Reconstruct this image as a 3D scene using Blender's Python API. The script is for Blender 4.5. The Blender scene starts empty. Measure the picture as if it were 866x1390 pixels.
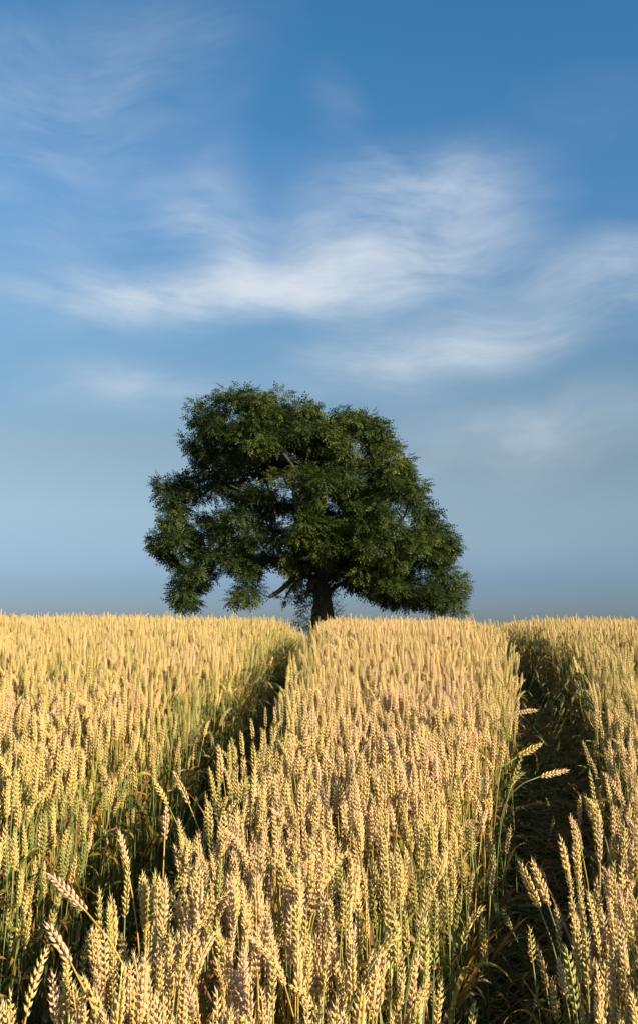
import bpy, math, random
import numpy as np
from mathutils import Vector, noise

rng = random.Random(7)
R = math.radians
scene = bpy.context.scene
root_coll = scene.collection

# ------------------------------------------------------------------ helpers
def tag(o, label=None, cat=None, group=None, kind=None):
    if label: o['label'] = label
    if cat: o['category'] = cat
    if group: o['group'] = group
    if kind: o['kind'] = kind
    return o

def empty(name, loc):
    o = bpy.data.objects.new(name, None)
    o.empty_display_size = 0.1
    o.location = loc
    root_coll.objects.link(o)
    return o

class MB:
    """collects vertices / faces / per-vertex values of one mesh"""
    def __init__(s):
        s.v = []; s.f = []; s.m = []; s.a = []; s.b = []
    def add(s, verts, faces, mat=0, a=None, b=0.0):
        n = len(s.v)
        s.v.extend(verts)
        s.f.extend([tuple(i + n for i in f) for f in faces])
        s.m.extend([mat] * len(faces))
        s.a.extend(a if a is not None else [0.0] * len(verts))
        s.b.extend([b] * len(verts) if not hasattr(b, '__len__') else b)
    def mesh(s, name, mats, smooth=True):
        me = bpy.data.meshes.new(name)
        me.from_pydata([tuple(p) for p in s.v], [], s.f)
        for mt in mats: me.materials.append(mt)
        me.polygons.foreach_set('material_index', s.m)
        me.polygons.foreach_set('use_smooth', [smooth] * len(s.f))
        for nm, d in (('tip', s.a), ('lr', s.b)):
            at = me.attributes.new(nm, 'FLOAT', 'POINT')
            at.data.foreach_set('value', d)
        me.update()
        return me

# ------------------------------------------------------------------ terrain
A1, B1, H0 = 0.1578, 0.0066, 0.80          # canopy profile seen from the lens
CROP = 0.80                               # crop height
YTOP = (A1 + 0.012) / (2 * B1)
def zground(x, y):
    if y < -8:
        z = -H0 + A1 * -8 - B1 * 64 + (y + 8) * 0.05
    elif y < YTOP:
        z = -H0 + A1 * y - B1 * y * y
    else:
        z = -H0 + A1 * YTOP - B1 * YTOP * YTOP - 0.012 * (y - YTOP)
    z -= CROP
    w = min(1.0, max(0.0, 1 - abs(x) / 60.0))
    z += 0.030 * w * noise.noise(Vector((x * 0.45 + 3.1, y * 0.22, 0.3)))
    z += -0.006 * max(-12, min(12, x))
    return z

def interp(t, xs, ys):
    if t <= xs[0]: return ys[0] + (t - xs[0]) * (ys[1] - ys[0]) / (xs[1] - xs[0])
    for i in range(len(xs) - 1):
        if t <= xs[i + 1]:
            k = (t - xs[i]) / (xs[i + 1] - xs[i])
            return ys[i] + k * (ys[i + 1] - ys[i])
    return ys[-1] + (t - xs[-1]) * (ys[-1] - ys[-2]) / (xs[-1] - xs[-2])

TY = [1.6, 2.0, 2.5, 3.0, 4.0, 6.0, 8.0, 11.0]
TL = [-.64, -.555, -.52, -.485, -.41, -.29, -.24, -.20]
TR = [.27, .355, .545, .69, .98, 1.46, 1.77, 1.98]
def track_left(y):
    if y < 1.6: return -.64 + (y - 1.6) * .12
    return interp(y, TY, TL)
def track_right(y):
    if y < 1.6: return .27 + (y - 1.6) * .2
    return interp(y, TY, TR)

def gap_distance(x, y):
    """signed distance to the nearest wheel track edge (negative = in the track) and side"""
    wl = .165 + .045 * max(0, min(1, (y - 1.8) / .8)) + .015 * noise.noise(Vector((y * 2.1, 3, 1)))
    wr = (.135 if y < 1.8 else min(.215, .135 + (y - 1.8) * .06) + .035 * max(0, min(1, (y - 4) / 2))) + .02 * noise.noise(Vector((y * 2.3, 9, 1)))
    dl = x - track_left(y); dr = x - track_right(y)
    c = [(abs(dl) - wl, math.copysign(1, dl)), (abs(dr) - wr, math.copysign(1, dr))]
    if 4.2 < y < 7.5:
        d3 = x - (track_right(y) + .58)
        c.append((abs(d3) - .06, math.copysign(1, d3)))
    return min(c)

# ------------------------------------------------------------------ materials
def new_mat(name):
    m = bpy.data.materials.new(name); m.use_nodes = True
    nt = m.node_tree; nt.nodes.clear()
    out = nt.nodes.new('ShaderNodeOutputMaterial')
    return m, nt, out

def node(nt, typ, **kw):
    n = nt.nodes.new(typ)
    for k, v in kw.items(): setattr(n, k, v)
    return n

def ramp(nt, stops, interp_='LINEAR'):
    r = node(nt, 'ShaderNodeValToRGB'); cr = r.color_ramp; cr.interpolation = interp_
    cr.elements[0].position = stops[0][0]; cr.elements[0].color = (*stops[0][1], 1)
    cr.elements[1].position = stops[-1][0]; cr.elements[1].color = (*stops[-1][1], 1)
    for p, c in stops[1:-1]:
        e = cr.elements.new(p); e.color = (*c, 1)
    return r

def math_n(nt, op, a, b=None, clamp=False):
    n = node(nt, 'ShaderNodeMath', operation=op); n.use_clamp = clamp
    for i, v in enumerate((a, b)):
        if v is None: continue
        if isinstance(v, (int, float)): n.inputs[i].default_value = v
        else: nt.links.new(v, n.inputs[i])
    return n.outputs[0]

def mixc(nt, f, a, b, typ='MIX'):
    n = node(nt, 'ShaderNodeMix', data_type='RGBA', blend_type=typ)
    for s, v in ((0, f), (6, a), (7, b)):
        if isinstance(v, (int, float)): n.inputs[s].default_value = v
        elif isinstance(v, tuple): n.inputs[s].default_value = (*v, 1)
        else: nt.links.new(v, n.inputs[s])
    return n.outputs[2]

def leafy(nt, out, col, rough, trans, bump=None, spec=.35):
    p = node(nt, 'ShaderNodeBsdfPrincipled')
    nt.links.new(col, p.inputs['Base Color'])
    p.inputs['Roughness'].default_value = rough
    p.inputs['Specular IOR Level'].default_value = spec
    t = node(nt, 'ShaderNodeBsdfTranslucent')
    nt.links.new(col, t.inputs['Color'])
    mx = node(nt, 'ShaderNodeMixShader'); mx.inputs[0].default_value = trans
    nt.links.new(p.outputs[0], mx.inputs[1]); nt.links.new(t.outputs[0], mx.inputs[2])
    nt.links.new(mx.outputs[0], out.inputs[0])
    if bump: nt.links.new(bump, p.inputs['Normal'])

def attr(nt, name, typ='GEOMETRY'):
    return node(nt, 'ShaderNodeAttribute', attribute_name=name, attribute_type=typ).outputs['Fac']

def ear_material():
    m, nt, out = new_mat('wheat_ear')
    ripe = attr(nt, 'ripe', 'INSTANCER'); tip = attr(nt, 'tip'); lr = attr(nt, 'lr')
    k = math_n(nt, 'ADD', ripe, math_n(nt, 'MULTIPLY', math_n(nt, 'SUBTRACT', lr, .5), .22))
    base = ramp(nt, [(0.0, (.13, .20, .035)), (.3, (.36, .35, .06)), (.55, (.62, .455, .10)),
                     (.8, (.72, .48, .19)), (1.0, (.70, .46, .27))])
    nt.links.new(k, base.inputs[0])
    tips = ramp(nt, [(0.0, (.36, .40, .12)), (.5, (.84, .70, .34)), (1.0, (.88, .69, .47))])
    nt.links.new(k, tips.inputs[0])
    c = mixc(nt, tip, base.outputs[0], tips.outputs[0])
    tc = node(nt, 'ShaderNodeTexCoord')
    nz = node(nt, 'ShaderNodeTexNoise'); nz.inputs['Scale'].default_value = 420
    nz.inputs['Detail'].default_value = 2
    nt.links.new(tc.outputs['Object'], nz.inputs['Vector'])
    r2 = ramp(nt, [(.3, (.78, .74, .70)), (.7, (1.1, 1.1, 1.1))])
    nt.links.new(nz.outputs[0], r2.inputs[0])
    c = mixc(nt, 1.0, c, r2.outputs[0], 'MULTIPLY')
    leafy(nt, out, c, .5, .18, spec=.4)
    return m

def stem_material():
    m, nt, out = new_mat('wheat_stem')
    ripe = attr(nt, 'ripe', 'INSTANCER'); hgt = attr(nt, 'tip')
    k = math_n(nt, 'ADD', ripe, math_n(nt, 'MULTIPLY', hgt, .25))
    base = ramp(nt, [(0.25, (.07, .13, .05)), (.6, (.16, .21, .06)), (.85, (.36, .30, .06)), (1.1, (.50, .34, .08))])
    nt.links.new(math_n(nt, 'MULTIPLY', k, .95), base.inputs[0])
    leafy(nt, out, base.outputs[0], .42, .1)
    return m

def leaf_material():
    m, nt, out = new_mat('wheat_leaf')
    lr = attr(nt, 'lr'); tip = attr(nt, 'tip'); ripe = attr(nt, 'ripe', 'INSTANCER')
    k = math_n(nt, 'ADD', lr, math_n(nt, 'MULTIPLY', tip, .25))
    k = math_n(nt, 'ADD', k, math_n(nt, 'MULTIPLY', math_n(nt, 'SUBTRACT', ripe, .5), .4))
    base = ramp(nt, [(0.1, (.035, .085, .02)), (.4, (.07, .14, .03)), (.56, (.24, .25, .04)),
                     (.7, (.46, .30, .04)), (.85, (.40, .20, .045)), (1.0, (.34, .20, .09))])
    nt.links.new(k, base.inputs[0])
    tc = node(nt, 'ShaderNodeTexCoord')
    nz = node(nt, 'ShaderNodeTexNoise'); nz.inputs['Scale'].default_value = 60
    nt.links.new(tc.outputs['Object'], nz.inputs['Vector'])
    r2 = ramp(nt, [(.3, (.6, .55, .5)), (.65, (1.1, 1.1, 1.1))])
    nt.links.new(nz.outputs[0], r2.inputs[0])
    c = mixc(nt, .8, base.outputs[0], r2.outputs[0], 'MULTIPLY')
    leafy(nt, out, c, .45, .35)
    return m

M_EAR, M_STEM, M_LEAF = ear_material(), stem_material(), leaf_material()
WM = [M_EAR, M_STEM, M_LEAF]

def soil_material():
    m, nt, out = new_mat('dry_soil')
    tc = node(nt, 'ShaderNodeTexCoord')
    n1 = node(nt, 'ShaderNodeTexNoise'); n1.inputs['Scale'].default_value = 9; n1.inputs['Detail'].default_value = 8
    n1.inputs['Roughness'].default_value = .7
    nt.links.new(tc.outputs['Object'], n1.inputs['Vector'])
    c = ramp(nt, [(.3, (.055, .035, .022)), (.55, (.10, .065, .04)), (.75, (.16, .11, .065))])
    nt.links.new(n1.outputs[0], c.inputs[0])
    v = node(nt, 'ShaderNodeTexVoronoi'); v.inputs['Scale'].default_value = 34
    nt.links.new(tc.outputs['Object'], v.inputs['Vector'])
    h = math_n(nt, 'ADD', v.outputs['Distance'], math_n(nt, 'MULTIPLY', n1.outputs[0], 2.0))
    b = node(nt, 'ShaderNodeBump'); b.inputs['Strength'].default_value = .9; b.inputs['Distance'].default_value = .02
    nt.links.new(h, b.inputs['Height'])
    p = node(nt, 'ShaderNodeBsdfPrincipled'); p.inputs['Roughness'].default_value = .95
    p.inputs['Specular IOR Level'].default_value = .15
    nt.links.new(c.outputs[0], p.inputs['Base Color']); nt.links.new(b.outputs[0], p.inputs['Normal'])
    nt.links.new(p.outputs[0], out.inputs[0])
    return m

# ------------------------------------------------------------------ ground
def axis(stops):
    out = []
    for a, b, st in stops:
        n = max(1, round((b - a) / st))
        out += [a + (b - a) * i / n for i in range(n)]
    return out + [stops[-1][1]]
def build_ground():
    xs = axis([(-3000, -400, 400), (-400, -60, 40), (-60, -10, 5), (-10, -3, .5), (-3, 4, .07), (4, 10, .5),
               (10, 60, 5), (60, 400, 40), (400, 3000, 400)])
    ys = axis([(-3000, -400, 400), (-400, -20, 30), (-20, 0, 1), (0, 1, .25), (1, 9, .08), (9, 20, .5),
               (20, 60, 2), (60, 400, 30), (400, 4000, 400)])
    mb = MB(); V = []
    for y in ys:
        for x in xs:
            z = zground(x, y)
            if abs(x) < 5 and -1 < y < 12:
                z += .012 * noise.fractal(Vector((x * 6, y * 6, 0)), 1, 2, 4)
                z -= .035 * max(0, min(1, -gap_distance(x, y)[0] / .08))      # pressed wheel ruts
            V.append((x, y, z))
    nx = len(xs)
    F = [(j * nx + i, j * nx + i + 1, (j + 1) * nx + i + 1, (j + 1) * nx + i)
         for j in range(len(ys) - 1) for i in range(nx - 1)]
    mb.add(V, F)
    o = bpy.data.objects.new('ground', mb.mesh('ground', [soil_material()]))
    root_coll.objects.link(o)
    tag(o, 'brown dry soil of the field, bare in the dark wheel tracks', 'ground', kind='structure')
build_ground()

# ------------------------------------------------------------------ wheat plant parts
def frames(P):
    """tangent, side, binormal at each point of a polyline"""
    out = []
    n = len(P); ref = None
    for i in range(n):
        t = (P[min(i + 1, n - 1)] - P[max(i - 1, 0)]).normalized()
        if ref is None:
            ref = Vector((0, 1, 0)) if abs(t.y) < .9 else Vector((1, 0, 0))
        s = (ref - t * ref.dot(t)).normalized(); ref = s
        out.append((t, s, t.cross(s)))
    return out

def resample(P, n):
    L = [0]
    for i in range(1, len(P)): L.append(L[-1] + (P[i] - P[i - 1]).length)
    out = []
    for k in range(n + 1):
        d = L[-1] * k / n; i = 0
        while i < len(P) - 2 and L[i + 1] < d: i += 1
        u = (d - L[i]) / max(1e-9, L[i + 1] - L[i])
        out.append(P[i].lerp(P[i + 1], min(1, max(0, u))))
    return out, L[-1]

def tube(mb, P, r0, r1, sides=5, mat=1, b=0.0):
    fr = frames(P); V = []; A = []
    n = len(P)
    for i, (p, (t, s, c)) in enumerate(zip(P, fr)):
        r = r0 + (r1 - r0) * i / (n - 1)
        for k in range(sides):
            a = 2 * math.pi * k / sides
            V.append(p + (s * math.cos(a) + c * math.sin(a)) * r); A.append(i / (n - 1))
    F = [(i * sides + k, i * sides + (k + 1) % sides, (i + 1) * sides + (k + 1) % sides, (i + 1) * sides + k)
         for i in range(n - 1) for k in range(sides)]
    F.append(tuple(reversed(range(sides)))); F.append(tuple(range((n - 1) * sides, n * sides)))
    mb.add(V, F, mat, A, b)

def lobe(mb, p, d, side, ln, w, lr, awn, r):
    """one floret: a plump pointed husk, with its short awn"""
    d = d.normalized(); s = (side - d * side.dot(d)).normalized(); c = d.cross(s)
    V = []; A = []
    prof = ((0, .4), (.36, 1.0), (.72, .66))
    for t, q in prof:
        for k in range(5):
            a = 2 * math.pi * k / 5
            V.append(p + d * (ln * t) + (s * math.cos(a) * .8 + c * math.sin(a)) * (w * q)); A.append(t * .55)
    V.append(p + d * ln); A.append(1.0)
    F = [(i * 5 + k, i * 5 + (k + 1) % 5, (i + 1) * 5 + (k + 1) % 5, (i + 1) * 5 + k) for i in range(2) for k in range(5)]
    F += [(10 + k, 10 + (k + 1) % 5, 15) for k in range(5)]
    mb.add(V, F, 0, A, lr)
    if awn > 0:
        e = p + d * (ln * .9); q = d + Vector((r.uniform(-.3, .3), r.uniform(-.3, .3), r.uniform(-.15, .25)))
        q.normalize(); ww = .00042
        u = q.orthogonal().normalized() * ww; v2 = q.cross(u).normalized() * ww
        T = e + q * awn
        mb.add([e + u, e - u * .5 + v2 * .87, e - u * .5 - v2 * .87, T], [(0, 1, 3), (1, 2, 3), (2, 0, 3)], 0,
               [1, 1, 1, 1], lr)

def add_ear(mb, P, r, fat=1.0):
    """P: centre line of the ear"""
    n = max(10, int(resample(P, 2)[1] / .0054)) + r.randint(-1, 1)
    gaps = r.random() < .25
    Q, L = resample(P, n)
    fr = frames(Q)
    tube(mb, Q, .0013, .0008, 4, 0, .4)
    rot = r.uniform(0, math.pi)
    for i in range(n):
        t, s, c = fr[i]
        s2 = s * math.cos(rot) + c * math.sin(rot); c2 = t.cross(s2)
        sg = 1 if i % 2 else -1
        u = i / n
        sc = fat * (1.0 - .42 * max(0, u - .55) / .45) * (.72 + .28 * min(1, u / .15)) * r.uniform(.92, 1.08)
        for off in (-1, 0, 1):
            if gaps and r.random() < .15: continue
            d = t * 1.0 + s2 * sg * (.46 if off == 0 else .32) * r.uniform(.5, 1.4) + c2 * off * .5 * r.uniform(.6, 1.4)
            p = Q[i] + s2 * sg * .0021 * sc + c2 * off * .0019 * sc
            aw = r.uniform(.004, .010) + (.006 if u > .75 else 0)
            if r.random() < .25: aw = 0
            lobe(mb, p, d, s2, (.0128 if off == 0 else .0112) * sc * r.uniform(.85, 1.12), .0030 * sc * r.uniform(.85, 1.15), r.random(), aw * sc, r)
    t = fr[-1][0]
    for k in range(3):
        d = t + Vector((r.uniform(-.3, .3), r.uniform(-.3, .3), 0))
        lobe(mb, Q[-1] - t * .003, d, fr[-1][1], .009 * fat, .0018 * fat, r.random(), r.uniform(.006, .012), r)

def add_leaf(mb, p, az, ln, w, up, droop, r, lr, twist=0.0):
    n = 9; V = []; A = []
    d = Vector((math.cos(az) * math.cos(up), math.sin(az) * math.cos(up), math.sin(up)))
    side0 = Vector((-math.sin(az), math.cos(az), 0))
    q = Vector(p)
    for i in range(n + 1):
        u = i / n
        el = up - droop * u ** 1.4
        d = Vector((math.cos(az) * math.cos(el), math.sin(az) * math.cos(el), math.sin(el)))
        nrm = side0.cross(d)
        tw = twist * u
        s = side0 * math.cos(tw) + nrm * math.sin(tw); nn = d.cross(s)
        ww = w * (math.sin(math.pi * min(1, u * .75 + .12)) ** .6) * (1 - u ** 3) + .0003
        V += [q - s * ww + nn * ww * .35, q.copy(), q + s * ww + nn * ww * .35]
        A += [u] * 3
        q = q + d * (ln / n)
        az_s = r.uniform(-.08, .08); az += az_s; side0 = Vector((-math.sin(az), math.cos(az), 0))
    F = []
    for i in range(n):
        a = i * 3
        F += [(a, a + 1, a + 4, a + 3), (a + 1, a + 2, a + 5, a + 4)]
    mb.add(V, F, 2, A, lr)

def bez(p0, p1, p2, p3, n):
    out = []
    for i in range(n + 1):
        t = i / n; u = 1 - t
        out.append(p0 * u ** 3 + p1 * 3 * u * u * t + p2 * 3 * u * t * t + p3 * t ** 3)
    return out

def plant_curve(r, H, lean, ear_bend, el):
    """stem and ear centre line for a plant rooted at the origin"""
    az = r.uniform(0, 2 * math.pi)
    hd = Vector((math.cos(az), math.sin(az), 0))
    top = Vector((0, 0, H)) + hd * (H * lean)
    d0 = Vector((0, 0, 1)) + hd * lean * .4
    d1 = (Vector((0, 0, 1)) + hd * (lean * 1.5 + ear_bend * .5)).normalized()
    stem = bez(Vector((0, 0, -.02)), d0 * H * .35, top - d1 * H * .3, top, 10)
    d2 = (Vector((0, 0, 1)) * math.cos(ear_bend + lean) + hd * math.sin(ear_bend + lean)).normalized()
    d3 = (Vector((0, 0, 1)) * math.cos(ear_bend * 1.8 + lean) + hd * math.sin(ear_bend * 1.8 + lean)).normalized()
    e1 = top + d1 * el * .33; e2 = e1 + d2 * el * .33; e3 = e2 + d3 * el * .34
    return stem, bez(top, e1, e2, e3, 8)

def make_variant(seed, kind='normal'):
    """-> dict part -> MB"""
    r = random.Random(seed)
    el = r.choice([r.uniform(.068, .080), r.uniform(.08, .094), r.uniform(.09, .106)])
    H = {'normal': r.uniform(.655, .745), 'low': r.uniform(.40, .60)}[kind]
    bend = r.choice([.0, .03, .06, .1, .16]) * r.uniform(.6, 1.2)
    if seed % 11 == 4: bend = .55
    stem, ear = plant_curve(r, H, r.uniform(0, .06), bend, el)
    parts = {'stem': MB(), 'ear': MB(), 'leaves': []}
    tube(parts['stem'], stem, .0021, .00135, 5, 1)
    add_ear(parts['ear'], ear, r, r.choice([r.uniform(.82, .95), r.uniform(.95, 1.1), r.uniform(1.08, 1.22)]))
    nl = r.randint(2, 4)
    for k in range(nl):
        f = r.uniform(.25, .82)
        idx = f * 10; i = int(idx)
        p = stem[i].lerp(stem[i + 1], idx - i)
        mb = MB()
        add_leaf(mb, p, r.uniform(0, 6.28), r.uniform(.12, .24), r.uniform(.004, .0075), r.uniform(.9, 1.4),
                 r.choice([.5, 1.2, 2.2, 2.8]), r, r.uniform(0, .95) if f > .5 else r.uniform(.2, 1), r.uniform(-2, 2))
        parts['leaves'].append(mb)
    return parts

def merged(parts):
    mb = MB()
    for p in [parts['stem'], parts['ear']] + parts['leaves']:
        n = len(mb.v)
        mb.v.extend(p.v); mb.f.extend([tuple(i + n for i in f) for f in p.f]); mb.m.extend(p.m)
        mb.a.extend(p.a); mb.b.extend(p.b)
    return mb

NV = 30
variants = [make_variant(100 + i) for i in range(NV)]
lows = [make_variant(300 + i, 'low') for i in range(4)]
lib = bpy.data.collections.new('wheat_shapes')       # never linked to the scene: only a source for the crop object
lib_objs = []
for i, p in enumerate(variants + lows):
    me = merged(p).mesh('wheat_stalk_shape', WM)
    o = bpy.data.objects.new('shape_%02d' % i, me); lib.objects.link(o); lib_objs.append(o)
NL = 4
litter_start = NV + len(lows)
for i in range(NL):                                   # fallen dry leaves and straw
    r = random.Random(500 + i); mb = MB()
    for k in range(3):
        add_leaf(mb, Vector((r.uniform(-.05, .05), r.uniform(-.05, .05), .012)), r.uniform(0, 6.28), r.uniform(.1, .22),
                 r.uniform(.004, .007), r.uniform(.0, .5), r.uniform(.2, .9), r, r.uniform(.45, 1), r.uniform(-2, 2))
    a = r.uniform(0, 6.28); d = Vector((math.cos(a), math.sin(a), r.uniform(-.02, .12)))
    tube(mb, [Vector((0, 0, .01)) + d * (t * .1 - .15) for t in range(4)], .0018, .0014, 5)
    o = bpy.data.objects.new('shape_%02d' % (litter_start + i), mb.mesh('straw_litter_shape', WM))
    lib.objects.link(o); lib_objs.append(o)

# ------------------------------------------------------------------ camera numbers (also used to find the stalks that show largest)
F_PX = 1264.0; W_PX, H_PX = 866.0, 1390.0; CY = 650.0; YH = 860.0
PITCH = math.atan((YH - CY) / F_PX)
cp, sp_ = math.cos(PITCH), math.sin(PITCH)
def project(p):
    d = p[1] * cp + p[2] * sp_; u = -p[1] * sp_ + p[2] * cp
    if d < .05: return None
    return 433 + F_PX * p[0] / d, CY - F_PX * u / d, d
def at(px, py, Y):
    """world point seen at a photo position, Y metres in front of the camera"""
    a = (px - 433) / F_PX; b = (CY - py) / F_PX
    v = Vector((a, cp - b * sp_, sp_ + b * cp))
    return v * (Y / v.y)

# ------------------------------------------------------------------ sowing the field
def ripeness(x, y, gd):
    n = noise.noise(Vector((x * .9, y * .9, 5))) * .5 + noise.noise(Vector((x * 3.1, y * 2.6, 8))) * .35
    base = .68 if track_left(y) < x < track_right(y) else .575
    k = base + n * .36 + rng.gauss(0, .14)
    if gd < .2 and x < track_right(y): k -= .2 * (1 - gd / .2)
    return max(.02, min(1, k))

def sow(x0, x1, y0, y1, dens, edge=True):
    out = []
    n = int((x1 - x0) * (y1 - y0) * dens)
    for _ in range(n):
        x = rng.uniform(x0, x1); y = rng.uniform(y0, y1)
        x = round(x / .125) * .125 + rng.gauss(0, .034)         # drilled rows
        gd, sd = gap_distance(x, y)
        lean_x = 0; s = 1.0; low = False
        if gd < 0:
            if gd > -.06 and rng.random() < .12: low = True
            else: continue
        elif gd < .09:
            lean_x = -sd * rng.uniform(-.05, .06); s = rng.uniform(.93, 1.02)
            if sd < 0 and x < -.2: s -= .07
            low = rng.random() < .16
        elif rng.random() < .05: low = True
        # thin irregular dips in the canopy
        s *= 1 + .03 * noise.noise(Vector((x * 2.3, y * 2.3, 2))) + rng.gauss(0, .036)
        z = zground(x, y)
        v = rng.randrange(NV) if not low else NV + rng.randrange(len(lows))
        out.append((x, y, z, rng.gauss(0, .045), rng.gauss(0, .045) + lean_x, rng.uniform(0, 6.283), s, v, ripeness(x, y, gd)))
    return out

pts = []
pts += sow(-2.6, 3.2, 1.0, 2.8, 760) + sow(-2.6, 3.2, 2.8, 6.0, 580)
pts += sow(-4.6, 5.2, 6.0, 13.0, 430)
pts += sow(-5, -2.6, -3, 6.0, 200) + sow(3.2, 7, -3, 6.0, 260)
pts += sow(-2.6, 3.2, -3.0, 1.0, 260)
pts += sow(-14, -4.6, 3, 13, 60) + sow(5.2, 15, 3, 13, 60)
pts += sow(-14, 15, 13, 20, 60)
pts += sow(-30, 30, 20, 60, 6)

# the stalks that show largest become things of their own
cand = []
for i, p in enumerate(pts):
    if not (1.0 < p[1] < 2.6) or p[7] >= NV: continue
    q = project((p[0], p[1], p[2] + .78 * p[6]))
    q2 = project((p[0], p[1], p[2] + .70 * p[6]))
    if q is None or not (8 < q[0] < 858 and 900 < q[1] and q2[1] < 1392): continue
    cand.append((q[2], i))
cand.sort()
N_IND = 270
chosen = set(i for _, i in cand[:N_IND])

from mathutils import Euler
def rot_of(p):
    return Euler((p[3], p[4], p[5]), 'ZYX')
def euler_xyz(p):
    # spin about the stalk first, then tilt
    m = Euler((p[3], p[4], 0)).to_matrix() @ Euler((0, 0, p[5])).to_matrix()
    return m.to_euler('XYZ')

# fallen straw and dead leaves in the tracks
for _ in range(3600):
    y = rng.uniform(1.0, 10); t = rng.choice((track_left, track_right))
    x = t(y) + rng.uniform(-.24, .24)
    pts.append((x, y, zground(x, y) - .02 + rng.uniform(0, .05), rng.gauss(0, .2), rng.gauss(0, .2), rng.uniform(0, 6.28),
                rng.uniform(.7, 1.3), litter_start + rng.randrange(NL), rng.uniform(.4, 1)))
# some bent-over stalks lying into the tracks
for _ in range(80):
    y = rng.uniform(2.2, 10); t = rng.choice((track_left, track_right, track_right)); sd = rng.choice((-1, 1))
    x = t(y) + sd * rng.uniform(.12, .2)
    pts.append((x, y, zground(x, y), rng.gauss(0, .25), -sd * rng.uniform(.35, 1.1), rng.uniform(0, 6.28),
                rng.uniform(.6, .85), rng.randrange(NV), rng.uniform(.1, .8)))

crop = [p for i, p in enumerate(pts) if i not in chosen]

def build_crop(crop):
    me = bpy.data.meshes.new('wheat_crop')
    n = len(crop)
    me.vertices.add(n)
    me.vertices.foreach_set('co', [c for p in crop for c in p[:3]])
    def att(nm, typ, vals, key):
        a = me.attributes.new(nm, typ, 'POINT'); a.data.foreach_set(key, vals)
    rot = []
    for p in crop: rot.extend(euler_xyz(p))
    att('rot', 'FLOAT_VECTOR', rot, 'vector')
    att('scl', 'FLOAT', [p[6] for p in crop], 'value')
    att('var', 'INT', [p[7] for p in crop], 'value')
    att('ripe', 'FLOAT', [p[8] for p in crop], 'value')
    o = bpy.data.objects.new('wheat_crop', me); root_coll.objects.link(o)
    for mt in WM: me.materials.append(mt)
    ng = bpy.data.node_groups.new('sow_wheat', 'GeometryNodeTree')
    ng.interface.new_socket('Geometry', in_out='INPUT', socket_type='NodeSocketGeometry')
    ng.interface.new_socket('Geometry', in_out='OUTPUT', socket_type='NodeSocketGeometry')
    N = ng.nodes; L = ng.links
    gi = N.new('NodeGroupInput'); go = N.new('NodeGroupOutput')
    ci = N.new('GeometryNodeCollectionInfo'); ci.inputs['Collection'].default_value = lib
    ci.inputs['Separate Children'].default_value = True; ci.inputs['Reset Children'].default_value = True
    iop = N.new('GeometryNodeInstanceOnPoints'); iop.inputs['Pick Instance'].default_value = True
    def na(nm, dt):
        a = N.new('GeometryNodeInputNamedAttribute'); a.data_type = dt; a.inputs['Name'].default_value = nm
        return [s for s in a.outputs if s.enabled and s.name == 'Attribute'][0]
    e2r = N.new('FunctionNodeEulerToRotation')
    m2p = N.new('GeometryNodeMeshToPoints')
    L.new(gi.outputs[0], m2p.inputs[0]); L.new(m2p.outputs[0], iop.inputs['Points'])
    L.new(ci.outputs[0], iop.inputs['Instance'])
    L.new(na('var', 'INT'), iop.inputs['Instance Index'])
    L.new(na('rot', 'FLOAT_VECTOR'), e2r.inputs[0]); L.new(e2r.outputs[0], iop.inputs['Rotation'])
    L.new(na('scl', 'FLOAT'), iop.inputs['Scale'])
    L.new(iop.outputs[0], go.inputs[0])
    md = o.modifiers.new('sow', 'NODES'); md.node_group = ng
    tag(o, 'golden wheat crop filling the whole field up to the crest', 'wheat crop', kind='stuff')
    print('crop instances', n)
build_crop(crop)

# ------------------------------------------------------------------ individual stalks
proto_meshes = []
for p in variants:
    proto_meshes.append((p['stem'].mesh('stem', WM), p['ear'].mesh('ear', WM), [l.mesh('leaf', WM) for l in p['leaves']]))
def part(name, me, parent, ripe):
    o = bpy.data.objects.new(name, me); root_coll.objects.link(o); o.parent = parent; o['ripe'] = ripe
    return o
def region(x, y):
    if x < track_left(y): return 'left'
    if x > track_right(y): return 'right'
    return 'mid'
LAB = {
 ('left', 0): 'yellow green wheat stalk in the foreground left of the left wheel track',
 ('left', 1): 'ripe golden wheat stalk in the foreground left of the left wheel track',
 ('mid', 0): 'still greenish wheat stalk at the front of the strip between the wheel tracks',
 ('mid', 1): 'ripe golden wheat stalk at the front of the strip between the wheel tracks',
 ('mid', 2): 'pale straw coloured wheat stalk at the front of the strip between the wheel tracks',
 ('right', 0): 'yellow green wheat stalk in the foreground right of the right wheel track',
 ('right', 1): 'ripe golden wheat stalk in the foreground right of the right wheel track',
}
GRP = {'left': 'foreground wheat stalks left of the tracks', 'mid': 'foreground wheat stalks between the tracks',
       'right': 'foreground wheat stalks right of the tracks'}
for i in sorted(chosen):
    p = pts[i]; s, e, lv = proto_meshes[p[7]]
    t = empty('wheat_stalk', p[:3]); t.rotation_euler = euler_xyz(p); t.scale = (p[6],) * 3
    reg = region(p[0], p[1])
    k = 0 if p[8] < .5 else (2 if (reg == 'mid' and p[8] > .78) else 1)
    tag(t, LAB[(reg, k)], 'wheat stalk', GRP[reg])
    part('stem', s, t, p[8]); part('ear', e, t, p[8])
    for l in lv: part('leaf', l, t, p[8])

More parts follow.
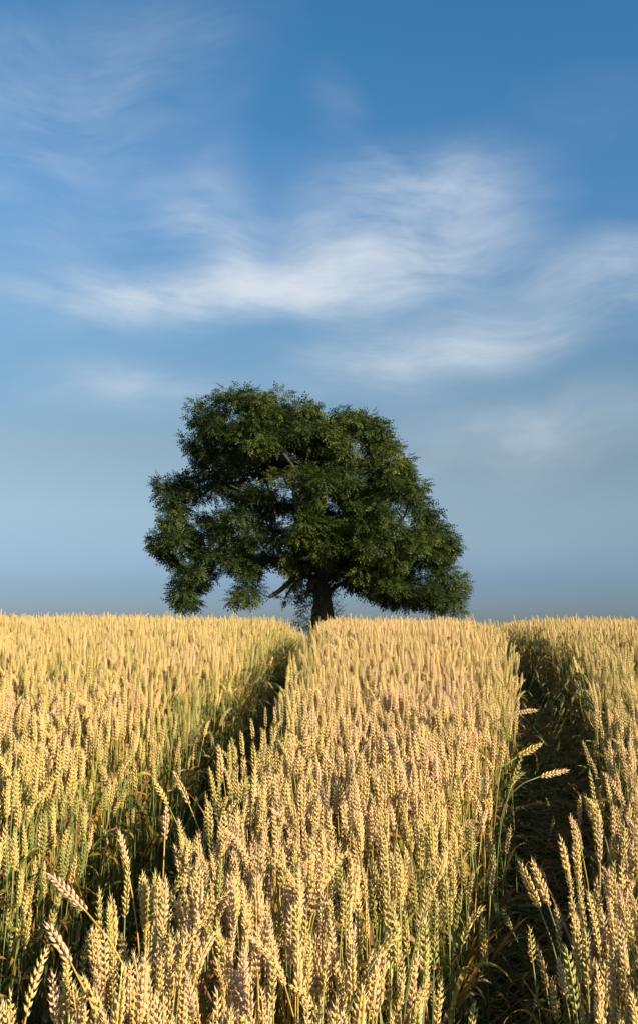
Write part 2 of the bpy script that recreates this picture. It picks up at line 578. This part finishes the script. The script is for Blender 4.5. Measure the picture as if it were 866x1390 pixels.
def special(label, Y, tip, base, ripe, root_px=None, lift=0, fat=1.05, group=None, dY=0.0, leaf=None, seed=1):
    """a stalk that stands out: ear tip / ear base seen at photo positions, rooted in the soil below"""
    r = random.Random(seed)
    T = at(tip[0], tip[1], Y - dY); B = at(base[0], base[1], Y)
    d = (T - B).normalized()
    g = at(root_px, base[1], Y) if root_px else B + Vector((-d.x, 0, 0)) * .25
    root = Vector((g.x, Y + .02, 0)); root.z = zground(root.x, root.y) - .02
    h = (B - root).length
    stem = bez(root, root + Vector((0, 0, h * .4)), B - d * h * .35, B, 14)
    sag = Vector((0, 0, -.10 * (T - B).length)) if abs(d.z) < .8 else Vector((0, 0, 0))
    L = (T - B).length
    ear = bez(B, B + d * L * .35, T - (d + sag * 3) * L * .3, T, 8)
    t = empty('wheat_stalk', root)
    loc = lambda P: [q - root for q in P]
    m1 = MB(); tube(m1, loc(stem), .0023, .0016, 6, 1); m2 = MB(); add_ear(m2, loc(ear), r, fat)
    part('stem', m1.mesh('stem', WM), t, ripe if B.x < 0 else .3); part('ear', m2.mesh('ear', WM), t, ripe)  # stems right of centre coloured darker to stand in for the track's shade
    for k in range(2):
        m3 = MB(); q = stem[4 + 3 * k] - root
        add_leaf(m3, q, r.uniform(0, 6.28), r.uniform(.14, .22), .0065, 1.1, 1.8, r, r.uniform(.3, .9), 1.0)
        part('leaf', m3.mesh('leaf', WM), t, ripe)
    tag(t, label, 'wheat stalk', group)
    return t

special('pale ripe wheat ear leaning far left on a golden stem at the lower left', 1.78, (68, 1188), (117, 1237), .97, root_px=140, fat=1.2, seed=11)
special('bushy pale ear leaning left just under the far leaning one at lower left', 1.62, (66, 1256), (96, 1306), .95, root_px=110, fat=1.15, seed=12)
special('lone upright golden ear on a thin yellow stem in the left wheel track', 2.05, (163, 1131), (173, 1177), .85, root_px=182, seed=13)
special('upright pinkish ear on a yellow stem at the right edge of the left track', 2.25, (226, 1098), (224, 1140), .9, root_px=226, seed=14)
special('ear leaning left out of the wheat beside the middle of the left track', 2.55, (237, 1050), (257, 1092), .75, root_px=262, seed=15)
special('short yellow green ear leaning left, left of the middle of the left track', 2.7, (210, 1060), (228, 1092), .5, root_px=232, seed=16)
special('green gold ear arching over to the right into the right wheel track', 2.75, (733, 1011), (702, 1027), .55, root_px=678, seed=17, fat=1.1)
special('small green ear under the arching one beside the right wheel track', 2.8, (706, 1031), (695, 1062), .3, root_px=686, seed=18, fat=.9)
special('ripe ear leaning left over the right track, left ear of a leaning pair', 1.95, (706, 1174), (731, 1232), .6, root_px=736, seed=19, fat=1.15)
special('ripe ear leaning left over the right track, right ear of a leaning pair', 1.93, (722, 1171), (744, 1230), .72, root_px=746, seed=20, fat=1.15)
special('sunlit ear tip rising at the right edge of the right track above the leaning pair', 2.1, (760, 1139), (769, 1184), .6, root_px=772, seed=21)
special('golden ear leaning right off the edge of the central strip near the front', 1.85, (606, 1153), (584, 1212), .62, root_px=572, seed=22, fat=1.1)
special('pale drooping ear lying almost level low in the right wheel track', 2.95, (768, 1046), (733, 1054), .75, root_px=718, seed=23)
special('pale drooping ear lying level further up the right wheel track', 3.6, (727, 964), (700, 968), .8, root_px=690, seed=24)
special('curved yellow ear hanging low at the foot of the central strip by the right track', 1.75, (540, 1262), (514, 1296), .4, root_px=512, seed=25)

# ------------------------------------------------------------------ the tree
TREE_Y = 45.0
def bark_material():
    m, nt, out = new_mat('tree_bark')
    tc = node(nt, 'ShaderNodeTexCoord'); mp = node(nt, 'ShaderNodeMapping'); mp.inputs['Scale'].default_value = (7, 7, 1.4)
    nt.links.new(tc.outputs['Object'], mp.inputs[0])
    n1 = node(nt, 'ShaderNodeTexNoise'); n1.inputs['Scale'].default_value = 2.2; n1.inputs['Detail'].default_value = 8
    nt.links.new(mp.outputs[0], n1.inputs['Vector'])
    c = ramp(nt, [(.35, (.03, .022, .015)), (.6, (.075, .055, .037)), (.8, (.12, .095, .062))])
    nt.links.new(n1.outputs[0], c.inputs[0])
    b = node(nt, 'ShaderNodeBump'); b.inputs['Strength'].default_value = 1; b.inputs['Distance'].default_value = .06
    nt.links.new(n1.outputs[0], b.inputs['Height'])
    p = node(nt, 'ShaderNodeBsdfPrincipled'); p.inputs['Roughness'].default_value = .9
    nt.links.new(c.outputs[0], p.inputs['Base Color']); nt.links.new(b.outputs[0], p.inputs['Normal'])
    nt.links.new(p.outputs[0], out.inputs[0])
    return m
def foliage_material():
    m, nt, out = new_mat('tree_foliage')
    lr = attr(nt, 'lr')
    c = ramp(nt, [(0, (.02, .040, .010)), (.45, (.046, .078, .016)), (.72, (.096, .124, .023)), (1, (.20, .20, .035))])
    nt.links.new(lr, c.inputs[0])
    leafy(nt, out, c.outputs[0], .55, .30, spec=.25)
    return m

OUTLINE = [(237,832),(231,800),(243,778),(214,766),(201,742),(212,716),(220,690),(208,662),(213,642),(235,638),(261,642),
 (257,620),(249,600),(260,580),(256,556),(268,540),(292,534),(318,531),(335,525),(355,533),(375,532),(400,535),(425,545),
 (448,560),(470,553),(497,560),(511,570),(527,573),(531,592),(549,605),(563,620),(564,638),(585,655),(591,682),(600,714),
 (620,724),(626,742),(612,766),(639,791),(636,803),(625,812),(637,836),(600,838),(560,834),(530,832),(505,820),(482,806),
 (466,815),(456,790),(424,780),(408,800),(396,812),(375,806),(386,790),(372,770),(356,780),(358,815),(345,832),(330,830),
 (318,832),(310,812),(322,790),(300,772),(292,796),(276,810),(268,834),(250,832)]
def inside(x, y):
    c = False; n = len(OUTLINE); j = n - 1
    for i in range(n):
        xi, yi = OUTLINE[i]; xj, yj = OUTLINE[j]
        if (yi > y) != (yj > y) and x < (xj - xi) * (y - yi) / (yj - yi) + xi: c = not c
        j = i
    return c
def edge_dist(x, y):
    best = 1e9; n = len(OUTLINE)
    for i in range(n):
        x0, y0 = OUTLINE[i]; x1, y1 = OUTLINE[(i + 1) % n]
        dx, dy = x1 - x0, y1 - y0
        t = max(0, min(1, ((x - x0) * dx + (y - y0) * dy) / (dx * dx + dy * dy)))
        best = min(best, math.hypot(x - x0 - t * dx, y - y0 - t * dy))
    return best

def build_tree():
    r = random.Random(21)
    MPP = TREE_Y / F_PX
    base = Vector((at(437, 840, TREE_Y).x, TREE_Y, 0)); base.z = zground(base.x, base.y)
    def P(px, py, dy=0.0):
        q = at(px, py, TREE_Y); return Vector((q.x, TREE_Y + dy, q.z)) - base
    # clump centres spread through the crown's volume
    # boughs that hang low at the rim
    clumps = [(P(px, py, dy), q) for px, py, dy, q in (
        (344, 815, -.8, .40), (334, 800, -.9, .45), (350, 797, -.5, .38), (340, 782, -1.0, .45), (330, 766, -1.2, .5),
        (262, 818, .3, .42), (255, 800, 0, .5), (268, 790, .6, .45), (246, 785, -.4, .42), (250, 822, -.2, .36), (318, 818, -.7, .3),
        (242, 654, .2, .55), (224, 662, -.3, .5), (258, 668, .5, .55), (222, 745, .2, .5), (216, 728, -.4, .42),
        (628, 797, .3, .38), (616, 812, -.3, .5), (622, 828, .2, .42), (598, 822, .5, .55), (610, 742, 0, .5), (600, 728, .4, .42),
        (385, 812, .8, .3), (400, 790, 1.0, .4), (412, 806, .9, .38), (478, 795, -1, .45), (500, 808, -.8, .4))]
    n_hang = len(clumps); tries = 0
    while len(clumps) < 520 and tries < 60000:
        tries += 1
        px = r.uniform(200, 640); py = r.uniform(524, 838)
        if not inside(px, py): continue
        d = edge_dist(px, py) * MPP
        if d < .38: continue
        half = 4.8 * math.sqrt(max(0, 1 - (1 - min(d / 5.0, 1)) ** 2))
        half = min(half, 1.0 + d * 2.2)
        u = r.uniform(-1, 1); u = math.copysign(abs(u) ** .55, u)
        dy = u * half
        rad = min(r.uniform(.42, .80), max(.36, d - .12))
        c = P(px, py, dy)
        ok = all((c - q[0]).length > .66 * min(rad, q[1]) + .26 for q in clumps)
        if not ok: continue
        if 240 < px < 415 and 640 < py < 790 and r.random() < .45: continue
        # a few open windows where the sky shows through
        if d > 1.1 and noise.noise(Vector((c.x * .85 + 7, c.y * .06, c.z * .85))) < -.17: continue
        clumps.append((c, rad))
    print('clumps', len(clumps), tries)
    # skeleton: trunk and hand-placed limbs, then every clump joins the nearest wood
    nodes = []; parent = []
    def chain(pts_, start=None):
        prev = start
        for q in pts_:
            nodes.append(q); parent.append(prev); prev = len(nodes) - 1
        return prev
    tk = chain([Vector((0, 0, -.3)), P(437, 840), P(438, 815), P(437, 790)])
    lims = []
    def limb(start, pts_):
        e = chain([P(*q) for q in pts_], start); lims.append(e); return e
    limb(tk, [(425, 772, -.3), (405, 745, -.8), (375, 722, -1.0), (345, 712, -1.5), (310, 700, -2.0)])
    b1 = len(nodes) - 3
    limb(b1, [(372, 690, .3), (362, 655, .8), (350, 620, 1.0), (345, 585, .6)])
    limb(tk, [(441, 765, .4), (440, 735, .7), (436, 700, .9), (420, 660, .4), (415, 620, 0), (405, 580, -.4)])
    limb(tk, [(452, 768, -.2), (462, 740, -.8), (470, 705, -1.2), (480, 670, -1.5), (490, 630, -1.2)])
    limb(tk, [(458, 775, .5), (485, 755, 1.0), (520, 730, 1.5), (550, 700, 1.5), (560, 665, 1)])
    b2 = len(nodes) - 3
    limb(b2, [(545, 752, .6), (575, 765, .2), (600, 780, 0)])
    limb(2, [(460, 793, .3), (495, 788, .6), (530, 790, 1), (565, 800, 1)])
    limb(tk, [(430, 765, 1.2), (415, 735, 2.6), (400, 700, 3.6), (395, 650, 4)])
    limb(tk, [(445, 765, 1.4), (465, 730, 2.8), (490, 690, 3.8)])
    limb(tk, [(432, 768, -1.2), (420, 735, -2.4), (405, 700, -3.4), (400, 650, -3.6)])
    limb(tk, [(452, 768, -1.4), (475, 740, -2.6), (510, 700, -3.4)])
    limb(3, [(418, 782, -.2), (404, 783, -.5), (392, 793, -.8), (381, 803, -.9), (366, 812, -1.0)])   # bare curved low bough
    stub_end = len(nodes) - 1
    limb(3, [(424, 790, -.5), (420, 802, -.8)])                                                         # broken stub
    n_main = len(nodes)
    order = sorted(range(len(clumps)), key=lambda i: (clumps[i][0] - nodes[tk]).length)
    ends = []
    for i in order:
        c = clumps[i][0]
        best = None; bd = 1e9
        for j in range(3, len(nodes)):
            if stub_end - 4 <= j <= stub_end + 2: continue
            q = nodes[j]; d = (q - c).length + (max(0, q.z - c.z) * .35 if i >= n_hang else max(0, c.z + .3 - q.z) * 3)
            if d < bd: bd = d; best = j
        a = nodes[best]; L = (c - a).length
        prev = best
        steps = max(1, int(L / .8))
        for k in range(1, steps + 1):
            q = a.lerp(c, k / steps)
            q = q + Vector((r.uniform(-1, 1), r.uniform(-1, 1), r.uniform(-.6, 1))) * .10 * (0 if k == steps else 1)
            q.z += .10 * L * math.sin(math.pi * k / steps)
            nodes.append(q); parent.append(prev); prev = len(nodes) - 1
        ends.append(prev)
    # pipe model radii
    area = [0.0] * len(nodes)
    kids = [[] for _ in nodes]
    for i, p in enumerate(parent):
        if p is not None: kids[p].append(i)
    for i in range(len(nodes) - 1, -1, -1):
        if not kids[i]: area[i] = .018 ** 2.2
        if i == stub_end: area[i] = .05 ** 2.2
        if parent[i] is not None: area[parent[i]] += area[i]
    rad = [a ** (1 / 2.2) for a in area]
    f = .36 / rad[3]
    rad = [min(.62, q * f if q * f > .1 else q * (1 + (f - 1) * .6)) for q in rad]
    for i in (stub_end, stub_end - 1, stub_end - 2, stub_end - 3, stub_end - 4):
        rad[i] = .09 + .02 * (stub_end - i)
    rad[0], rad[1], rad[2], rad[3] = .85, .56, .44, .41
    rad[stub_end + 1] = .2; rad[stub_end + 2] = .13
    # wood meshes: trunk, limbs (one mesh each), twigs
    def wood(chain_idx, mb, sides):
        Q = [nodes[i] for i in chain_idx]; Rr = [rad[i] for i in chain_idx]
        # subdivide smoothly
        PP = []; RR = []
        for i in range(len(Q) - 1):
            p0 = Q[max(i - 1, 0)]; p1 = Q[i]; p2 = Q[i + 1]; p3 = Q[min(i + 2, len(Q) - 1)]
            ns = 4 if sides > 6 else 2
            for k in range(ns):
                t = k / ns
                PP.append(.5 * ((2 * p1) + (p2 - p0) * t + (2 * p0 - 5 * p1 + 4 * p2 - p3) * t * t + (3 * p1 - p0 - 3 * p2 + p3) * t ** 3))
                RR.append(Rr[i] + (Rr[i + 1] - Rr[i]) * t)
        PP.append(Q[-1]); RR.append(Rr[-1] * .6)
        fr = frames(PP); V = []
        for p, (t, s, c), q in zip(PP, fr, RR):
            for k in range(sides):
                a = 2 * math.pi * k / sides
                w = q * (1 + (.16 * noise.noise(Vector((p.x * 1.5 + 3 * math.cos(a), p.y * 1.5 + 3 * math.sin(a), p.z * .8))) if sides > 6 else 0))
                V.append(p + (s * math.cos(a) + c * math.sin(a)) * w)
        F = [(i * sides + k, i * sides + (k + 1) % sides, (i + 1) * sides + (k + 1) % sides, (i + 1) * sides + k)
             for i in range(len(PP) - 1) for k in range(sides)]
        F.append(tuple(range((len(PP) - 1) * sides, len(PP) * sides)))
        mb.add(V, F, 0)
    bark = bark_material()
    root = empty('tree', base)
    tag(root, 'lone broad dark green tree standing behind the crest of the wheat field', 'tree')
    mb = MB(); wood([0, 1, 2, 3], mb, 16)
    o = bpy.data.objects.new('trunk', mb.mesh('trunk', [bark])); root_coll.objects.link(o); o.parent = root
    # limb chains among hand-placed nodes
    for e in lims:
        ch = [e]
        while parent[ch[-1]] is not None and ch[-1] > 3:
            ch.append(parent[ch[-1]])
            if len(kids[ch[-1]]) > 1 and ch[-1] in (2, 3, b1, b2): break
        ch.reverse()
        rad_save = rad[ch[0]]; rad[ch[0]] = min(rad[ch[0]], rad[ch[1]] * 1.25)
        mb = MB(); wood(ch, mb, 10); rad[ch[0]] = rad_save
        o = bpy.data.objects.new('limb', mb.mesh('limb', [bark])); root_coll.objects.link(o); o.parent = root
        if e == stub_end: o['label'] = 'bare crooked low bough ending in a stub'
    mb = MB()
    for i in range(n_main, len(nodes)):
        wood([parent[i], i], mb, 5) if rad[i] > .02 else wood([parent[i], i], mb, 4)
    # fine bare twigs round the trunk foot and bough
    for k in range(60):
        c, q = r.choice(clumps)
        if c.z > 7: continue
        a = Vector((r.uniform(-1, 1), r.uniform(-1, 1), r.uniform(-1, .2))).normalized()
        tube(mb, [c + a * t * .22 + Vector((0, 0, -.05 * t * t)) for t in range(5)], .012, .004, 3, 0)
    for k in range(26):
        a = r.uniform(0, 6.28); s = Vector((math.cos(a) * .5, math.sin(a) * .5, r.uniform(.9, 2.2)))
        d = Vector((math.cos(a) * .6, math.sin(a) * .5, r.uniform(.3, 1)))
        tube(mb, [s + d * t * .3 + Vector((r.uniform(-.04, .04), 0, 0)) for t in range(5)], .012, .004, 3, 0)
    o = bpy.data.objects.new('twigs', mb.mesh('twigs', [bark])); root_coll.objects.link(o); o.parent = root
    tag(o, kind='stuff')

    # foliage: drooping compound leaves through each clump
    g = np.random.default_rng(5)
    cs = []; outs = []; tone = []; sz = []
    ctr = P(430, 720)
    for c, q in clumps:
        n = int(170 * (q / .7) ** 2.0)
        v = g.normal(size=(n, 3)); v /= np.linalg.norm(v, axis=1)[:, None]
        rr = q * (0.25 + .56 * g.random(n) ** .6)
        # lumpy, flattened, hanging lower at the rim
        lump = 1 + .35 * np.sin(v[:, 0] * 5 + c.x * 3) * np.sin(v[:, 2] * 4 + c.z * 5) * np.cos(v[:, 1] * 4)
        p = np.array(c)[None] + v * (rr * lump)[:, None] * np.array([1.12, 1.12, .78])
        cs.append(p); outs.append(v)
        tn = .45 + .28 * noise.noise(Vector((c.x * .3, c.y * .3, c.z * .3)) ) + r.uniform(-.25, .25)
        tone.append(np.clip(g.normal(tn, .08, n), 0, 1))
    # sparse leaves along twigs joining the clumps
    for i in range(n_main, len(nodes)):
        if rad[i] > .06: continue
        a = np.array(nodes[parent[i]]); b = np.array(nodes[i]); n = 7
        t = g.random((n, 1)); p = a + (b - a) * t + g.normal(size=(n, 3)) * .16
        v = g.normal(size=(n, 3)); v /= np.linalg.norm(v, axis=1)[:, None]
        cs.append(p); outs.append(v); tone.append(np.clip(g.normal(.4, .15, n), 0, 1))
    # leafy shoots sprouting on the low trunk
    n = 500
    a = g.random(n) * 6.28; z = g.uniform(1.2, 4.0, n); q = g.uniform(.4, 1.0, n)
    keep = g.random(n) < .8
    cs.append(np.stack([np.cos(a) * q - .25, np.sin(a) * q, z], 1)[keep]); v = np.stack([np.cos(a), np.sin(a), a * 0], 1)
    outs.append(v[keep]); tone.append(np.clip(g.normal(.35, .1, n), 0, 1)[keep])
    C = np.concatenate(cs); O = np.concatenate(outs); T = np.concatenate(tone); n = len(C)
    # rachis direction: outward, drooping
    D = O * np.array([1, 1, .55]) + g.normal(size=(n, 3)) * .35 + np.array([0, 0, -.25]); D /= np.linalg.norm(D, axis=1)[:, None]
    U = g.normal(size=(n, 3)) * .45 + np.array([0, 0, 1.0]) + O * .5
    S = np.cross(D, U); S /= np.linalg.norm(S, axis=1)[:, None]
    Nn = np.cross(S, D)
    lens = g.uniform(.22, .40, n)
    verts = []; K = 7
    spec = [(.12, 1, .8), (.12, -1, .8), (.4, 1, 1.0), (.4, -1, 1.0), (.68, 1, .95), (.68, -1, .95), (.9, 0, 1.05)]
    for t, sd, q in spec:
        b = C + D * (lens * t)[:, None] - Nn * (.18 * t * t * lens)[:, None]
        d = D * (.45 if sd else 1) + S * sd * .9 + g.normal(size=(n, 3)) * .12 - Nn * .25
        d /= np.linalg.norm(d, axis=1)[:, None]
        w = np.cross(d, Nn); w /= np.linalg.norm(w, axis=1)[:, None]
        L = (lens * .42 * q)[:, None]
        verts.append(np.stack([b, b + d * L * .5 + w * L * .25, b + d * L, b + d * L * .5 - w * L * .25], 1))
    Vv = np.stack(verts, 1).reshape(-1, 3)
    nf = n * K
    me = bpy.data.meshes.new('crown')
    me.vertices.add(nf * 4); me.vertices.foreach_set('co', Vv.astype(np.float32).ravel())
    me.loops.add(nf * 4); me.loops.foreach_set('vertex_index', np.arange(nf * 4, dtype=np.int32))
    me.polygons.add(nf); me.polygons.foreach_set('loop_start', np.arange(0, nf * 4, 4, dtype=np.int32))
    me.polygons.foreach_set('loop_total', np.full(nf, 4, dtype=np.int32))
    at_ = me.attributes.new('lr', 'FLOAT', 'POINT'); at_.data.foreach_set('value', np.repeat(T, K * 4).astype(np.float32))
    me.materials.append(foliage_material()); me.update(); me.validate()
    o = bpy.data.objects.new('crown', me); root_coll.objects.link(o); o.parent = root
    print('leaf faces', nf)
build_tree()

# ------------------------------------------------------------------ sky, sun, camera
SUN_EL, SUN_AZ = R(21), R(180 - 51)       # azimuth clockwise from the view direction: low, behind the camera to its right
def build_world():
    w = bpy.data.worlds.new('World'); scene.world = w; w.use_nodes = True
    nt = w.node_tree; nt.nodes.clear()
    out = node(nt, 'ShaderNodeOutputWorld'); bg = node(nt, 'ShaderNodeBackground')
    sky = node(nt, 'ShaderNodeTexSky', sky_type='NISHITA'); sky.sun_disc = False
    sky.sun_elevation = SUN_EL; sky.sun_rotation = SUN_AZ
    sky.altitude = 100; sky.air_density = 1.0; sky.dust_density = .6; sky.ozone_density = 3.0
    tc = node(nt, 'ShaderNodeTexCoord'); sx = node(nt, 'ShaderNodeSeparateXYZ')
    nt.links.new(tc.outputs['Generated'], sx.inputs[0])
    az = math_n(nt, 'ARCTAN2', sx.outputs[0], sx.outputs[1]); el = math_n(nt, 'ARCSINE', sx.outputs[2])
    cb = node(nt, 'ShaderNodeCombineXYZ'); nt.links.new(az, cb.inputs[0]); nt.links.new(el, cb.inputs[1])
    # wind-drawn warp
    def nz(scale, detail, rot, sc, rough=.55, src=None, dist=0):
        mp = node(nt, 'ShaderNodeMapping'); mp.inputs['Rotation'].default_value = (0, 0, rot)
        mp.inputs['Scale'].default_value = (*sc, 1)
        nt.links.new(src or cb.outputs[0], mp.inputs[0])
        n = node(nt, 'ShaderNodeTexNoise'); n.inputs['Scale'].default_value = scale
        n.inputs['Detail'].default_value = detail; n.inputs['Roughness'].default_value = rough
        n.inputs['Distortion'].default_value = dist
        nt.links.new(mp.outputs[0], n.inputs['Vector']); return n
    wn = nz(4, 1.5, 0, (1, 1))
    vs = node(nt, 'ShaderNodeVectorMath', operation='SUBTRACT'); nt.links.new(wn.outputs['Color'], vs.inputs[0]); vs.inputs[1].default_value = (.5, .5, .5)
    vm = node(nt, 'ShaderNodeVectorMath', operation='SCALE'); nt.links.new(vs.outputs[0], vm.inputs[0]); vm.inputs['Scale'].default_value = .14
    va = node(nt, 'ShaderNodeVectorMath', operation='ADD'); nt.links.new(cb.outputs[0], va.inputs[0]); nt.links.new(vm.outputs[0], va.inputs[1])
    warped = va.outputs[0]
    streak = nz(8, 7, R(-16), (1, 3.0), .56, warped, .0)
    puff = nz(6, 5, R(-30), (1, 1.5), .5, warped, .2)
    fine = nz(22, 7, R(-24), (1, 5.0), .62, warped)
    tex = math_n(nt, 'ADD', math_n(nt, 'MULTIPLY', streak.outputs[0], .45), math_n(nt, 'MULTIPLY', puff.outputs[0], .42))
    tex = math_n(nt, 'ADD', tex, math_n(nt, 'MULTIPLY', fine.outputs[0], .20))
    clouds = [(515, 312, 190, 95, 12, 1.3), (480, 380, 250, 46, 6, .8), (190, 415, 230, 42, 9, 1.15), (270, 275, 80, 50, 10, .6), (290, 335, 90, 35, -20, .5), (600, 250, 140, 60, 0, .5),
              (700, 455, 330, 62, 12, 1.0), (560, 500, 200, 45, 8, .35), (720, 595, 240, 50, 5, .85), (60, 290, 280, 150, 0, .62), (175, 548, 120, 40, -5, 1.0),
              (130, 80, 260, 95, 10, .6), (450, 155, 50, 38, 20, .40), (510, 214, 30, 12, -25, .4), (815, 345, 120, 34, 10, .7),
              (820, 120, 130, 60, 0, .25), (420, 450, 350, 70, 5, .18), (640, 720, 260, 40, 3, .25)]
    total = None
    for px, py, ax, ay, rot, st in clouds:
        d = at(px, py, 1).normalized()
        mp = node(nt, 'ShaderNodeMapping', vector_type='TEXTURE')
        mp.inputs['Location'].default_value = (math.atan2(d.x, d.y), math.asin(d.z), 0)
        mp.inputs['Rotation'].default_value = (0, 0, R(rot)); k = 1.65
        mp.inputs['Scale'].default_value = (ax / F_PX * k, ay / F_PX * k, 1)
        nt.links.new(warped, mp.inputs[0])
        ln = node(nt, 'ShaderNodeVectorMath', operation='LENGTH'); nt.links.new(mp.outputs[0], ln.inputs[0])
        mr = node(nt, 'ShaderNodeMapRange', interpolation_type='SMOOTHSTEP'); nt.links.new(ln.outputs['Value'], mr.inputs[0])
        mr.inputs[1].default_value = 0; mr.inputs[2].default_value = 1; mr.inputs[3].default_value = st; mr.inputs[4].default_value = 0
        total = mr.outputs[0] if total is None else math_n(nt, 'ADD', total, mr.outputs[0])
    # the rest of the sky (outside the view) carries thin scattered cirrus
    mod = node(nt, 'ShaderNodeMapRange'); nt.links.new(tex, mod.inputs[0])
    mod.inputs[1].default_value = .24; mod.inputs[2].default_value = .82; mod.inputs[3].default_value = .0; mod.inputs[4].default_value = 1.5
    cl = math_n(nt, 'MULTIPLY', total, mod.outputs[0])
    cl = math_n(nt, 'MULTIPLY', cl, .575); 
    sm = node(nt, 'ShaderNodeMapRange', interpolation_type='SMOOTHSTEP'); nt.links.new(cl, sm.inputs[0])
    sm.inputs[1].default_value = -.12; sm.inputs[2].default_value = 1.25; sm.inputs[3].default_value = 0; sm.inputs[4].default_value = .92
    base = math_n(nt, 'SUBTRACT', sm.outputs[0], .035, clamp=True)
    hs = node(nt, 'ShaderNodeHueSaturation'); hs.inputs['Saturation'].default_value = 1.15
    nt.links.new(sky.outputs[0], hs.inputs['Color'])
    # hazy lower air, opposite the sun
    air = ramp(nt, [(0, (.13, .165, .27)), (.05, (.16, .19, .285)), (.126, (.37, .31, .285)), (.19, (.47, .35, .28)),
                    (.32, (.50, .47, .40)), (.45, (.44, .53, .51)), (.60, (.33, .52, .51)), (1, (.33, .5, .5))])
    nt.links.new(el, air.inputs[0])
    s2 = mixc(nt, 1.0, hs.outputs[0], air.outputs[0], 'MULTIPLY')
    vm2 = node(nt, 'ShaderNodeVectorMath', operation='SCALE'); nt.links.new(s2, vm2.inputs[0]); vm2.inputs['Scale'].default_value = 2.0
    c = mixc(nt, base, vm2.outputs[0], (4.3, 4.65, 5.0))
    nt.links.new(c, bg.inputs[0]); bg.inputs[1].default_value = .085
    nt.links.new(bg.outputs[0], out.inputs[0])
build_world()

sun = bpy.data.lights.new('sun', 'SUN'); sun.energy = 5.0; sun.angle = R(.6); sun.color = (1.0, .815, .58)
so = bpy.data.objects.new('sun', sun); root_coll.objects.link(so)
sd = Vector((math.sin(SUN_AZ) * math.cos(SUN_EL), math.cos(SUN_AZ) * math.cos(SUN_EL), math.sin(SUN_EL)))
so.rotation_euler = sd.to_track_quat('Z', 'Y').to_euler()

cam = bpy.data.cameras.new('camera'); co = bpy.data.objects.new('camera', cam); root_coll.objects.link(co)
cam.sensor_fit = 'VERTICAL'; cam.sensor_height = 36; cam.lens = F_PX / H_PX * 36
cam.shift_y = -(H_PX / 2 - CY) / H_PX
cam.clip_start = .05; cam.clip_end = 9000
co.rotation_euler = (math.pi / 2 + PITCH, 0, 0)
scene.camera = co
scene.render.engine = 'CYCLES'
vs = scene.view_settings
vs.view_transform = 'Standard'; vs.look = 'None'; vs.gamma = 1; vs.exposure = 1.0; vs.use_curve_mapping = False
